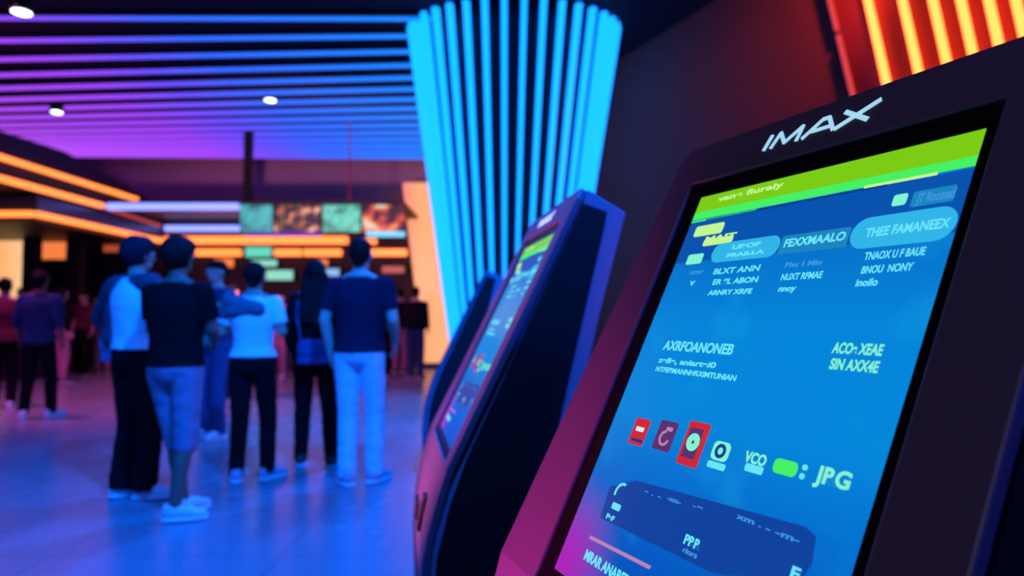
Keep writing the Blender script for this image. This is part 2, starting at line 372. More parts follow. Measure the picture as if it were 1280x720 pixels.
# counters
def counter(x0, x1, y0, y1, lab):
    t = empty('snack_counter', ((x0+x1)/2, (y0+y1)/2, 0)); tag(t, lab, 'counter'); w = (x1-x0)/2; d = (y1-y0)/2
    bm = bmesh.new(); box(bm, -w+.05, w-.05, -d+.05, d, 0, 1.02); bmobj('counter_body', bm, M['canopy'], t)
    bm = bmesh.new(); box(bm, -w, w, -d, d, 1.02, 1.07); bev(bmobj('worktop', bm, M['canopy_blue'], t), .01)
    bm = bmesh.new(); box(bm, -w+.08, w-.08, -d+.07, -d+.1, 0, .1); bmobj('kick_plate', bm, M['metal'], t)
counter(-8.2, -2.9, 15.2, 15.9, 'long dark snack counter at the back under the menu screens')
counter(-13.5, -9.3, 13.2, 13.9, 'dark snack counter under the left canopy behind the crowd')
bm = bmesh.new(); box(bm, -8.6, -2.2, 17.02, 17.69, 0, 3.61); o = bmobj('trim_1', bm, M['wall_dark']); tag(o, kind='structure')
bm = bmesh.new(); box(bm, -15.4, -8.8, 17.0, 17.69, 0, 3.44); o = bmobj('trim_2', bm, M['wall_dark']); tag(o, kind='structure')
# doorway post at left stand
def post(px, Y, w, lab):
    x = at(px, 300, Y).x; bm = bmesh.new(); box(bm, -w/2, w/2, -.12, .12, 0, 2.98)
    o = bmobj('stand_post', bm, M['wall_dark']); o.location = (x, Y, 0); tag(o, lab, 'post')
post(41, 15.2, .28, 'dark post right of the large glowing wall panel')
post(96, 15.2, .3, 'dark post right of the small orange panel')

# ================================================================== KIOSKS
K = 1.1
T26 = math.tan(math.radians(26)); C26 = math.cos(math.radians(26)); S26 = math.sin(math.radians(26))
Z0 = HC + .2184*K
def face(X, Vv, off=0.):   # point of the leaning face: X across, V up the slope (photo-fitted units), off = out of the face
    return V3((X*K, (Vv*S26)*K - off*C26, Z0 + Vv*C26*K + off*S26))
def prof_front(z):        # y of the front for a height below the leaning part (units)
    P = [(-.615, -.300), (-.68, -.325), (-.75, -.347), (-.82, -.364), (-.88, -.375), (-1.0, -.383), (-1.2, -.378), (-1.34, -.36)]
    for (za, ya), (zb, yb) in zip(P, P[1:]):
        if zb <= z <= za: return ya+(yb-ya)*(za-z)/(za-zb)
    return -.36
def facez(X, z, off=0.): return V3((X*K, prof_front(z)*K-off, Z0+z*K))
def xl(v): return -.607-.07*max(0, min(1, (.1-v)/.86))
XR = .11
HX0, HX1, HV0, HV1 = -.536, .016, -.718, .032

UI = {}
def em(name, col, s=1.0): 
    UI[name] = mat(name, (.01, .01, .01), .5, emit=col, es=s); return UI[name]
em('ui_lime', (.20, .60, .005)); em('ui_green', (.06, .88, .12)); em('ui_cyan', (.03, .46, .80)); em('ui_teal', (.01, .23, .52))
em('ui_text', (.14, .78, .95)); em('ui_textg', (.22, .90, .62)); em('ui_lite', (.55, .92, .30)); em('ui_red', (.62, .02, .035)); em('ui_maroon', (.10, .03, .16))
em('ui_navy', (.003, .055, .34)); em('ui_pink', (.5, .22, .45)); em('ui_white', (.65, .9, .9)); em('ui_bar', (.001, .085, .42)); em('ui_dim', (.05, .30, .75)); em('ui_dark', (.001, .04, .22))
# screen picture: blue with a paler middle, a violet reflection painted into the lower left corner
ms = bpy.data.materials.new('screen_picture_reflection'); ms.use_nodes = True; nt = ms.node_tree; b = nt.nodes['Principled BSDF']
b.inputs['Base Color'].default_value = (.005, .005, .008, 1); b.inputs['Roughness'].default_value = .3; b.inputs['Specular IOR Level'].default_value = .15
tc = nt.nodes.new('ShaderNodeTexCoord'); sp = nt.nodes.new('ShaderNodeSeparateXYZ'); nt.links.new(tc.outputs['UV'], sp.inputs[0])
cr_ = nt.nodes.new('ShaderNodeValToRGB'); nt.links.new(sp.outputs['Y'], cr_.inputs['Fac'])
st = [(0, (.001, .07, .48)), (.22, (.001, .13, .60)), (.40, (.001, .235, .70)), (.62, (.001, .235, .70)), (.85, (.002, .15, .56)), (1, (.002, .12, .48))]
while len(cr_.color_ramp.elements) < len(st): cr_.color_ramp.elements.new(.5)
for e, (p, c) in zip(cr_.color_ramp.elements, st): e.position = p; e.color = (*c, 1)
nz = nt.nodes.new('ShaderNodeTexNoise'); nz.inputs['Scale'].default_value = 5; nz.inputs['Detail'].default_value = 3; nt.links.new(tc.outputs['UV'], nz.inputs['Vector'])
mrn = nt.nodes.new('ShaderNodeMapRange'); mrn.inputs['From Min'].default_value = .55; mrn.inputs['From Max'].default_value = .85; mrn.inputs['To Max'].default_value = .5
nt.links.new(nz.outputs['Fac'], mrn.inputs['Value'])
mx = nt.nodes.new('ShaderNodeMix'); mx.data_type = 'RGBA'; mx.inputs['B'].default_value = (.01, .38, .75, 1)
nt.links.new(mrn.outputs['Result'], mx.inputs['Factor']); nt.links.new(cr_.outputs['Color'], mx.inputs['A'])
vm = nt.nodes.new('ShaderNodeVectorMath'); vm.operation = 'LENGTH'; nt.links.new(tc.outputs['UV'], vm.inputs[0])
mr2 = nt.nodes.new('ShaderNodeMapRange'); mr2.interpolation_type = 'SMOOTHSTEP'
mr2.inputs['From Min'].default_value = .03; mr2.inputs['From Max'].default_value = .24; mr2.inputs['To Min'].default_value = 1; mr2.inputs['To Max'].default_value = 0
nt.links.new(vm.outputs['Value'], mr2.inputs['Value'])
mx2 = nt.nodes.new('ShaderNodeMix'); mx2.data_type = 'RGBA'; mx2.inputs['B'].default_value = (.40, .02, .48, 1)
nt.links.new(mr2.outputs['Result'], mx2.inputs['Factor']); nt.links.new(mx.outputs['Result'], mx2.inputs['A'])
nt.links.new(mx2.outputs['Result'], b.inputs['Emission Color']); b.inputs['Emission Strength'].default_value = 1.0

# kiosk 1 pose
def pose(ox, oy, a): 
    w = V3((-math.sin(a), math.cos(a), 0)); back = V3((math.cos(a), math.sin(a), 0)); return V3((ox, oy, 0)), a-math.pi/2
# local X (right/near) = -w , local Y = back ; rotation angle rz with X axis = -w
A1 = math.radians(23.5); O1 = V3((.53647*K, .76586*K, 0))
wv = V3((-math.sin(A1), math.cos(A1), 0)); bk = V3((math.cos(A1), math.sin(A1), 0))
fn = V3((0, 0, 0)); upv = bk*S26+V3((0, 0, 1))*C26; fn = wv.cross(upv)
TR = V3((O1.x, O1.y, Z0))
def uv(px, py):           # photo pixel -> face coordinates of the front kiosk (units)
    p = on_plane(px, py, TR, fn)-TR; return -(p.dot(wv))/K, p.dot(upv)/K
ks = empty('ticket_kiosk', (0, 0, 0))

def face_mtx(X, Vv, off):  # matrix taking flat text (x right, y up, z out) to the face
    m = Matrix(((1, 0, 0), (0, S26, -C26), (0, C26, S26))).to_4x4(); m.translation = face(X, Vv, off); return m
def face_quad(bm, x0, x1, v0, v1, o0, o1, r=0., chop=None):
    """a rounded rectangular plate on the face"""
    pts = []
    if r > 0:
        for cxx, cvv, a0_ in ((x1-r, v1-r, 0), (x0+r, v1-r, 90), (x0+r, v0+r, 180), (x1-r, v0+r, 270)):
            for k in range(6): a = math.radians(a0_+18*k); pts.append((cxx+r*math.cos(a), cvv+r*math.sin(a)))
    else: pts = [(x1, v1), (x0, v1), (x0, v0), (x1, v0)]
    d0 = V3((0, -C26, S26))
    prism(bm, [face(x, v) for x, v in pts], d0*o0, d0*o1)
# --- front frame (leaning face with the opening, then the curved lower front)
bm = bmesh.new()
rows = [('v', .118), ('v', .085), ('v', HV1), ('v', -.30), ('v', HV0), ('z', -.68), ('z', -.75), ('z', -.82), ('z', -.88), ('z', -1.0), ('z', -1.2), ('z', -1.3)]
grid = []
for i, (kd, v) in enumerate(rows):
    l = xl(v if kd == 'v' else v*1.05); r_ = XR
    if i == 0: l += .03; r_ -= .012
    g = []
    for x in (l, HX0, HX1, r_): g.append(bm.verts.new(face(x, v) if kd == 'v' else facez(x, v)))
    grid.append(g)
for i in range(len(grid)-1):
    for j in range(3):
        if j == 1 and 2 <= i < 4: continue
        bm.faces.new((grid[i][j], grid[i+1][j], grid[i+1][j+1], grid[i][j+1]))
bmesh.ops.recalc_face_normals(bm, faces=bm.faces)
me = bpy.data.meshes.new('front_frame'); bm.to_mesh(me); bm.free()
if me.polygons[0].normal.y > 0: me.flip_normals()
ff = link('front_frame', me, M['shell'], ks)
md = ff.modifiers.new('s', 'SOLIDIFY'); md.thickness = .022; md.offset = -1
bev(ff, .004, 2)
# --- bezel: black sunk frame round the display
bm = bmesh.new()
d0 = V3((0, -C26, S26))
SX0, SX1, SV0, SV1 = -.5, 0., -.688, 0.
for x0, x1, v0, v1 in ((HX0-.01, SX0, HV0-.01, HV1+.01), (SX1, HX1+.01, HV0-.01, HV1+.01), (SX0, SX1, SV1, HV1+.01), (SX0, SX1, HV0-.01, SV0)):
    face_quad(bm, x0, x1, v0, v1, -.024, -.008)
bmobj('bezel', bm, M['bezel'], ks)
# --- the display
bm = bmesh.new(); face_quad(bm, SX0-.004, SX1+.004, SV0-.004, SV1+.004, -.020, -.010)
bmesh.ops.recalc_face_normals(bm, faces=bm.faces)
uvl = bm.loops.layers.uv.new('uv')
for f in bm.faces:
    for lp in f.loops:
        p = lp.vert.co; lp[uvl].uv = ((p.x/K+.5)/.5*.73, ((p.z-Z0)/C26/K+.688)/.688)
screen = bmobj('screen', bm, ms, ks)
OFF = -.0098
def ui_plate(name, pts, m, lay=1, r=0.):
    """pts: list of face coords"""
    bm = bmesh.new(); prism(bm, [face(x, v) for x, v in pts], d0*(OFF), d0*(OFF+.0003*lay)); return bmobj(name, bm, UI[m], screen)
def rrect(px0, py0, px1, py1, r=.5):
    """pixel corners (upper-left, lower-right, as they lean) -> rounded plate outline in face coords"""
    (xa, va), (xb, vb) = uv(px0, py0), uv(px1, py1); x0, x1 = min(xa, xb), max(xa, xb); v0, v1 = min(va, vb), max(va, vb)
    rr = min(x1-x0, v1-v0)*r; pts = []
    if rr < 1e-5: return [(x1, v1), (x0, v1), (x0, v0), (x1, v0)]
    for cx_, cv_, a0_ in ((x1-rr, v1-rr, 0), (x0+rr, v1-rr, 90), (x0+rr, v0+rr, 180), (x1-rr, v0+rr, 270)):
        for k in range(6): a = math.radians(a0_+18*k); pts.append((cx_+rr*math.cos(a), cv_+rr*math.sin(a)))
    return pts
def rr_face(x0, x1, v0, v1, r=.5):
    rr = min(x1-x0, v1-v0)*r; pts = []
    for cx_, cv_, a0_ in ((x1-rr, v1-rr, 0), (x0+rr, v1-rr, 90), (x0+rr, v0+rr, 180), (x1-rr, v0+rr, 270)):
        for k in range(6): a = math.radians(a0_+18*k); pts.append((cx_+rr*math.cos(a), cv_+rr*math.sin(a)))
    return pts
def ui_text(s, px, py, size, m='ui_text', width=None, bold=.0006, lay=2, shear=0., name='screen_text', parent=None, rise=None):
    """text whose lower left corner is at the pixel; size, width in face units"""
    x, v = uv(px, py)
    me = text_mesh(s, size*K*(.78 if size < .02 else .86), .0001, bold*.6+.0001, shear)
    w = max(vv.co.x for vv in me.vertices)
    if width and width > 1: width = uv(width, py-.10*(width-px))[0]-x
    if width:
        k = width*K/w
        for vv in me.vertices: vv.co.x *= k
    me.transform(face_mtx(x, v, OFF+.0003*lay+.0002))
    return link(name, me, UI[m], parent or screen)
def pill(name, pa, pb, h_, r, m, lay):
    (xa, va), (xb, vb) = uv(*pa), uv(*pb); v = (va+vb)/2
    return ui_plate(name, rr_face(xa, xb, v-h_/2, v+h_/2, r), m, lay)
# header
ui_plate('header_band', [(-.502, 0), (.002, 0), (.002, -.036), (-.502, -.032)], 'ui_lime')
ui_plate('header_stripe', [(-.502, -.032), (.002, -.036), (.002, -.050), (-.502, -.048)], 'ui_green')
ui_plate('header_line', [(-.502, -.050), (-.34, -.050), (-.34, -.053), (-.502, -.0535)], 'ui_green', 2)
ui_plate('header_line', [(-.46, -.0505), (-.11, -.052), (-.11, -.0545), (-.46, -.054)], 'ui_dark', 2)
ui_plate('header_line', [(-.145, -.0475), (-.045, -.0485), (-.045, -.0525), (-.145, -.0515)], 'ui_lite', 2)
ui_plate('menu_bar', [(-.502, -.053), (.002, -.053), (.002, -.136), (-.502, -.136)], 'ui_bar', 1)
ui_text('vane fiuraiy', 893, 249, .019, 'ui_lite', 970, lay=3)
ui_plate('badge', rr_face(-.478, -.405, -.085, -.064, .25), 'ui_lite', 3)
ui_text('MAIT', 876, 300, .018, 'ui_lite', 914, .0009, 4)
ui_plate('badge', rr_face(-.442, -.37, -.107, -.094, .3), 'ui_lite', 3)
ui_plate('menu_icon', rrect(1113, 240, 1126, 251, .2), 'ui_textg', 3)
pill('account_button', (1134, 246), (1189, 235), .022, .15, 'ui_teal', 2)
ui_text('JT Roomad', 1140, 250, .022, 'ui_dim', 1186, lay=4)
pill('button', (886, 313), (969, 304), .036, .5, 'ui_cyan', 3)
ui_text('UROF', 910, 309, .014, 'ui_text', 945, lay=5); ui_text('FRAILLA', 903, 319, .012, 'ui_text', 950, lay=5)
pill('button', (970, 304), (1056, 291), .030, .1, 'ui_teal', 3)
ui_text('FEXXMAALO', 974, 306, .021, 'ui_text', 1050, .0009, 5)
pill('button', (1057, 293), (1192, 268), .045, .5, 'ui_cyan', 3)
ui_text('THEE FAMANEEX', 1076, 293, .021, 'ui_text', 1180, .0007, 5)
# left marks
ui_plate('menu_icon', rrect(857, 316, 871, 326, .2), 'ui_textg', 3)
ui_text('v', 857, 354, .02, 'ui_text', .012); ui_text('umr', 857, 340, .014, 'ui_dim', .036)
for s, px, py, w_, sz, m_ in (('BLXT ANN', 886, 340, 944, .018, 'ui_text'), ('ER 9L ABON', 885, 353, 942, .017, 'ui_text'), ('ARNRY XRFE', 880, 366, 935, .015, 'ui_text'),
                          ('Bhu 1 Mio', 975, 331, 1022, .014, 'ui_dim'), ('NUXT RFMAE', 970, 347, 1022, .018, 'ui_text'), ('nnoy', 967, 361, 989, .016, 'ui_text'),
                          ('TNAOX U F BAUE', 1074, 321, 1150, .019, 'ui_text'), ('BNOU  NONY', 1070, 338, 1135, .018, 'ui_text'), ('inoilo', 1063, 354, 1091, .018, 'ui_text')):
    ui_text(s, px, py, sz, m_, w_)
ui_text('AXRFOANONEB', 824, 434, .026, 'ui_text', 915, .0012)
ui_text('zefie, aniartei0', 818, 450, .016, 'ui_text', 894); ui_text('NTFEBMANNHRXIMTUNIAN', 814, 461, .015, 'ui_text', 922)
ui_text('ACOe XEAE', 1034, 437, .022, 'ui_textg', 1099, .001); ui_text('SIN AXX4E', 1030, 457, .022, 'ui_textg', 1094, .001)
# payment row  (face coords)
def pay(px, py, w_, h_, m_, name='payment_icon', r=.08, lay=2):
    x, v = uv(px, py); ui_plate(name, rr_face(x-w_/2, x+w_/2, v-h_/2, v+h_/2, r), m_, lay); return x, v
pay(794, 537, .038, .043, 'ui_red'); pay(795, 534, .020, .007, 'ui_white', lay=4); pay(791, 548, .030, .005, 'ui_dark', lay=3)
pay(826, 542, .042, .046, 'ui_maroon')
def ring(px, py, r0, r1, m_, lay=4, a0_=0, a1_=360, name='payment_icon'):
    x, v = uv(px, py); bm = bmesh.new(); n = 20
    for k in range(n):
        aa, ab = math.radians(a0_+(a1_-a0_)*k/n), math.radians(a0_+(a1_-a0_)*(k+1)/n)
        prism(bm, [face(x+r0*math.cos(aa), v+r0*math.sin(aa)), face(x+r1*math.cos(aa), v+r1*math.sin(aa)), face(x+r1*math.cos(ab), v+r1*math.sin(ab)), face(x+r0*math.cos(ab), v+r0*math.sin(ab))],
              d0*OFF, d0*(OFF+.0003*lay))
    return bmobj(name, bm, UI[m_], screen)
ring(825, 545, .008, .012, 'ui_pink', 4, 90, 350); pay(832, 534, .014, .006, 'ui_pink', lay=4)
pay(861, 552, .044, .064, 'ui_red'); pay(860, 551, .028, .044, 'ui_maroon', lay=3); ring(861, 550, .003, .013, 'ui_textg', 5)
pay(895, 561, .032, .026, 'ui_textg', r=.3); ring(895, 561, .005, .010, 'ui_navy', 5); pay(889, 579, .034, .009, 'ui_text', r=.3)
ui_text('VCO', 924, 573, .022, 'ui_textg', 953, .0012); pay(936, 583, .030, .010, 'ui_text', r=.3)
pay(975, 581, .036, .018, 'ui_green', r=.4)
ring(1000, 581, 0.0005, .0035, 'ui_text', 4); ring(996, 592, 0.0005, .0035, 'ui_text', 4)
ui_text('JRG', 1013, 598, .030, 'ui_textg', 1059, .0016)
# banner
B_ = [uv(p, q) for p, q in ((757, 606), (790, 598), (1000, 655), (1013, 667), (1008, 702), (996, 719), (900, 716), (880, 712), (745, 645))]
ui_plate('banner', B_, 'ui_navy', 2)
ring(771, 615, .013, .017, 'ui_text', 4, 75, 200, 'banner_icon'); pay(765, 631, .022, .010, 'ui_text', 'banner_icon', .3, 4); ui_text('PeF', 752, 645, .014, 'ui_text', .022, lay=4)
for s, px, py, w_ in (('- . -', 800, 613, .04), ('-xm-', 828, 622, .03), ('.-', 860, 630, .02), ('xm .', 915, 645, .04), ('- -m-', 950, 660, .05)): ui_text(s, px, py, .012, 'ui_dim', w_, .0003, 4)
ui_text('PRR', 848, 676, .020, 'ui_text', 872, .001, 4); ui_text('riors', 847, 687, .012, 'ui_dim', .028, .0004, 4)
ui_text('F', 979, 719, .022, 'ui_text', .013, .001, 4); 
ui_plate('footer_line', [uv(*p) for p in ((733, 667), (808, 705), (805, 709), (731, 671))], 'ui_pink', 3)
ui_text('MRAR ANARFB', 724, 696, .024, 'ui_text', .118, .0014, 3)
# logo: wide italic letters on the frame
lx, lv = uv(955, 188)
bm = bmesh.new()
def stroke(pts, w_):     # pts in logo units (x to right, y up), width w
    for (x0, y0), (x1, y1) in zip(pts, pts[1:]):
        dx, dy = x1-x0, y1-y0; L = math.hypot(dx, dy); nx, ny = -dy/L*w_/2, dx/L*w_/2; ex, ey = dx/L*w_*.18, dy/L*w_*.18
        q = [(x0+nx-ex, y0+ny-ey), (x1+nx+ex, y1+ny+ey), (x1-nx+ex, y1-ny+ey), (x0-nx-ex, y0-ny-ey)]
        prism(bm, [face(lx+a_, lv+b2) for a_, b2 in q], d0*.0, d0*.0014)
h = .026
def L(x, y): return (x*.95+.30*y*h, y*h)
stroke([L(.000, 0), L(.000, 1)], .0072)
stroke([L(.016, 0), L(.020, 1), L(.044, .12), L(.068, 1), L(.072, 0)], .0064)
stroke([L(.084, 0), L(.108, 1), L(.120, 1), L(.144, 0)], .0064); stroke([L(.098, .32), L(.132, .32)], .006)
stroke([L(.148, 0), L(.208, 1.08)], .0072); stroke([L(.150, 1.0), L(.204, 0)], .0072)
logo_m = mat('logo_letters', (.7, .8, .85), .4, emit=(.42, .80, .95), es=.8)
lg = bmobj('logo', bm, logo_m, ks)
# --- body shell, side panels, base
top = [(.050, .103), (.182, .040), (.100, -.262), (.020, -.60), (-.01, -.80), (-.01, -1.33)]
frontline = [(-.36, -1.30), (-.378, -1.2), (-.383, -1.0), (-.375, -.88), (-.364, -.82), (-.347, -.75), (-.325, -.68), (-.300, -.615)]
outline = [(.050, .103)] + top[1:] + [(-.34, -1.33)] + frontline[:0] + frontline
def P3(x, y, z, inset=0): return V3((x*K, y*K, Z0+z*K))
bm = bmesh.new()
outl = [(y+.022, z) if (y < -.28 or i == 0) else (y, z) for i, (y, z) in enumerate(outline)]
prism(bm, [P3(0, y, z) for y, z in outl], V3((-.600*K, 0, 0)), V3(((XR-.012)*K, 0, 0)))
bev(bmobj('cabinet_shell', bm, M['back_shell'], ks), .006, 2)
for s, x in ((1, XR-.012), (-1, -.600)):
    pan = [(.060, .062), (.124, .040), (.050, -.262), (-.030, -.60), (-.06, -.80), (-.06, -1.28), (-.33, -1.28), (-.345, -1.0), (-.335, -.86), (-.305, -.74), (-.262, -.62)]
    bm = bmesh.new(); prism(bm, [P3(x, y, z) for y, z in pan], V3((0, 0, 0)), V3((s*.009*K, 0, 0))); bev(bmobj('side_panel', bm, M['side_panel'], ks), .003)
bm = bmesh.new(); box(bm, -.64*K, (XR+.02)*K, -.39*K, .03*K, 0, .025); bev(bmobj('base_plate', bm, M['metal'], ks), .006)
# lower front devices
def dev(name, x0, x1, z0, z1, th, m_):
    bm = bmesh.new(); q = [facez(x0, z0), facez(x1, z0), facez(x1, z1), facez(x0, z1)]; prism(bm, q, V3((0, -th, 0)), V3((0, .004, 0))); return bev(bmobj(name, bm, m_, ks), .002)
r_ = dev('card_reader', -.19, -.12, -.87, -.775, .012, M['slot'])
o = dev('card_slot', -.16, -.15, -.86, -.785, .016, M['metal']); o.parent = r_
dev('ticket_slot', -.46, -.34, -.90, -.85, .010, M['slot'])
dev('access_door', -.52, .02, -1.24, -.97, .004, M['shell'])

k1 = ks
k1.location = O1; k1.rotation_euler = (0, 0, A1-math.pi/2)
tag(k1, 'large front ticket kiosk with IMAX on its frame and a bright blue screen', 'kiosk', 'leaning self-service ticket kiosks')
k2 = copy_tree(k1); bm = bmesh.new(); box(bm, -.66*K, (XR+.04)*K, -.41*K, .05*K, -.03, 0); bmobj('floor_plinth', bm, M['side_panel'], k2); a2 = math.radians(9.4); k2.location = (.122*K, 1.94*K, .03); k2.rotation_euler = (0, 0, a2-math.pi/2)
tag(k2, 'dark ticket kiosk just behind the front one, seen from its black side', 'kiosk')
k3 = copy_tree(k1); a3 = math.radians(3); k3.location = (-.265, 5.3, 0); k3.rotation_euler = (0, 0, a3-math.pi/2)
tag(k3, 'farthest ticket kiosk, mostly hidden behind the second one', 'kiosk')

# ================================================================== PEOPLE
SK = mat('skin_tan', (.42, .24, .17), .55, bump=(60, .05), var=.08)
SK2 = mat('skin_brown', (.20, .10, .07), .55, bump=(60, .05), var=.08)
SK3 = mat('skin_pale', (.60, .38, .30), .55, bump=(60, .05), var=.08)
HAIR = mat('hair_black', (.005, .004, .005), .75, 0, .15, bump=(150, .4)); HAIRB = mat('hair_brown', (.03, .018, .012), .6, bump=(150, .4))
EYE = mat('eye_white', (.7, .7, .7), .2, bump=(50, .01)); LIP = mat('lips', (.35, .12, .11), .5, bump=(50, .01))
def cloth(n, c): return mat(n, c, .9, 0, .06, bump=(180, .15), var=.12)
def blend(a, b, t): return a+(b-a)*t
def person(px, py, H, face_deg, top, bottom, shoes, hair, skin, lab, detail=.0075, female=False, arms=None, feet=None, sleeves='short', legs='long', tophem=.98, hairm=None, neckline=1.485,
           depth=None, turn=0., jacket=None, sleeve_m=None):
    """top, bottom, shoes: materials. arms: two (elbow, wrist) in the body's own axes (x to its right, y forward). feet: two (x, y, toe angle)"""
    p = on_floor(px, py) if depth is None else V3((at(px, 395, depth).x, depth, 0))
    t = empty('person', (p.x, p.y, 0), math.radians(face_deg)); tag(t, lab, 'person')
    s = H/1.75; t.scale = (s, s, s)
    sh = .165 if female else .190; hp = .088
    feet = feet or ((.10, 0, 8), (-.10, .02, -8))
    arms = arms or (((.235, -.03, 1.17), (.24, .04, .93)), ((-.235, -.03, 1.17), (-.24, .04, .93)))
    if female: TR_ = [(.86, .12, .10), (.92, .168, .118), (.99, .160, .112), (1.08, .128, .092), (1.18, .135, .098), (1.28, .152, .115), (1.37, .150, .100), (1.43, .125, .082), (1.475, .065, .06)]
    else: TR_ = [(.86, .12, .10), (.92, .160, .115), (.99, .158, .112), (1.08, .148, .102), (1.18, .160, .108), (1.29, .180, .120), (1.38, .178, .110), (1.435, .145, .088), (1.48, .075, .065)]
    K_ = []
    for i, sx in enumerate((1, -1)):
        fx, fy, ta = feet[i]; hip = V3((sx*hp, 0, .90)); ank = V3((fx, fy-.0, .085))
        d = ank-hip; L_ = d.length; l1, l2 = .415, .405; L_ = min(L_, l1+l2-.001)
        a = (l1*l1-l2*l2+L_*L_)/(2*L_); hh = math.sqrt(max(0, l1*l1-a*a)); dn = d.normalized()
        fw = V3((math.sin(math.radians(-ta))*-1*.3, 1, 0)); fw = (fw-dn*fw.dot(dn)).normalized(); kn = hip+dn*a+fw*hh
        K_.append((hip, kn, ank, math.radians(ta)))
    hm = hairm or HAIR
    # ---- body, one skin
    bm = bmesh.new(); rings(bm, [(0, 0, z, rx*.97, ry*.97) for z, rx, ry in TR_])
    for hip, kn, ank, ta in K_:
        tube(bm, hip, kn, .083, .053); calf = kn.lerp(ank, .32)+V3((0, -.012, 0)); tube(bm, kn, calf, .051, .053); tube(bm, calf, ank, .053, .036)
        td = V3((math.sin(ta), math.cos(ta), 0)); tube(bm, ank+V3((0, 0, -.045))-td*.03, ank+V3((0, 0, -.058))+td*.12, .032, .022)
    tube(bm, (0, -.005, 1.43), (0, .005, 1.58), .060, .052)
    for sx in (1, -1): tube(bm, (sx*.03, -.012, 1.49), (sx*.13, -.006, 1.43), .036, .045)
    Hd = V3((0, .012, 1.635)); ball(bm, Hd+V3((0, -.012, .012)), .075, .092, .102); ball(bm, Hd+V3((0, .028, -.055)), .054, .060, .052)
    tube(bm, Hd+V3((0, .082, .018)), Hd+V3((0, .103, -.020)), .009, .014, 8); ball(bm, Hd+V3((0, .075, .030)), .045, .018, .010)
    for sx in (1, -1): ball(bm, Hd+V3((sx*.077, -.008, -.008)), .011, .020, .031, 10)
    for (el, wr), sx in zip(arms, (1, -1)):
        shd = V3((sx*sh, 0, 1.415)); el = V3(el); wr = V3(wr)
        tube(bm, shd, el, .050, .040); tube(bm, el, el.lerp(wr, .35), .041, .039); tube(bm, el.lerp(wr, .35), wr, .039, .026)
        d = (wr-el).normalized(); pn = V3((-sx, 0, 0)); pn = (pn-d*pn.dot(d));
        if pn.length < .2: pn = V3((0, -1, 0)); pn = pn-d*pn.dot(d)
        pn.normalize(); sd = d.cross(pn).normalized()
        if sd.y < 0: sd = -sd
        for q in (-.024, -.008, .008, .024): tube(bm, wr+d*.01+sd*q*.7, wr+d*.082+sd*q, .017, .015, 8, flat=(pn, .75))
        for q, ln in ((.030, .070), (.010, .080), (-.010, .074), (-.029, .058)):
            k0 = wr+d*.082+sd*q; k1_ = k0+(d*.92+pn*.38).normalized()*ln*.5; k2_ = k1_+(d*.62+pn*.78).normalized()*ln*.5
            tube(bm, k0, k1_, .0098, .009, 8); tube(bm, k1_, k2_, .009, .0078, 8)
        th0 = wr+d*.028+sd*.028; th1 = th0+(d*.6+sd*.75+pn*.3).normalized()*.038; th2 = th1+(d*.9+sd*.2+pn*.45).normalized()*.032
        tube(bm, th0, th1, .0125, .0105, 8); tube(bm, th1, th2, .0105, .0088, 8)
    body = fuse('body', bm, detail, skin, t, 2)
    for sx in (1, -1):
        bm = bmesh.new(); ball(bm, Hd+V3((sx*.031, .083, .014)), .012, .009, .008, 10); bmobj('eye', bm, EYE, t, True)
    bm = bmesh.new(); ball(bm, Hd+V3((0, .086, -.052)), .021, .007, .006, 10); bmobj('mouth', bm, LIP, t, True)
    # ---- top
    bm = bmesh.new(); R_ = []
    lowz = tophem
    for z in [lowz]+[q[0] for q in TR_ if q[0] > lowz+.02]:
        for (za, xa, ya), (zb, xb, yb) in zip(TR_, TR_[1:]):
            if za <= z <= zb: k = (z-za)/(zb-za); R_.append((0, 0, z, blend(xa, xb, k)+.024, blend(ya, yb, k)+.022)); break
    R_[0] = (0, 0, R_[0][2], R_[0][3]+.008, R_[0][4]+.008)
    rings(bm, [r for r in R_ if r[2] <= neckline])
    for (el, wr), sx in zip(arms, (1, -1)):
        shd = V3((sx*sh, 0, 1.415)); el = V3(el); wr = V3(wr)
        if sleeves == 'short': tube(bm, shd, shd.lerp(el, .72), .066, .062, 16, True, False)
        elif sleeves == 'long': tube(bm, shd, el, .066, .052, 16); tube(bm, el, el.lerp(wr, .93), .053, .038, 16, True, False)
        elif sleeves == 'elbow': tube(bm, shd, el, .066, .056, 16); tube(bm, el, el.lerp(wr, .35), .056, .05, 16, True, False)
        else: tube(bm, shd+V3((-sx*.03, 0, .0)), shd+V3((-sx*.03, 0, .001)), .055, .055, 16)
    for sx in (1, -1): tube(bm, (sx*.045, -.008, 1.437), (sx*(sh-.01), -.004, 1.412), .052, .062, 16)
    fuse('shirt' if not jacket else 'top', bm, detail*1.15, top, t, 2, .004)
    # ---- trousers
    bm = bmesh.new(); rings(bm, [(0, 0, .835, .10, .09), (0, 0, .87, .155, .118), (0, 0, .93, .184, .132), (0, 0, 1.00, .176, .128), (0, 0, 1.04, .158, .118)] if not female else
                            [(0, 0, .835, .10, .09), (0, 0, .87, .16, .120), (0, 0, .93, .186, .135), (0, 0, 1.00, .172, .126), (0, 0, 1.05, .146, .108)])
    for hip, kn, ank, ta in K_:
        w0, w1, w2 = {'long': (.098, .072, .064), 'slim': (.096, .072, .058), 'wide': (.100, .084, .080), 'shorts': (.100, .078, .07), 'capri': (.098, .074, .068)}[legs]
        tube(bm, hip, kn, w0, w1, 18)
        if legs == 'shorts': pass
        else:
            e = ank+V3((0, 0, -.03)) if legs != 'capri' else kn.lerp(ank, .14)
            tube(bm, kn, kn.lerp(e, .5), w1, blend(w1, w2, .4), 18); tube(bm, kn.lerp(e, .5), e, blend(w1, w2, .4), w2, 18, True, False)
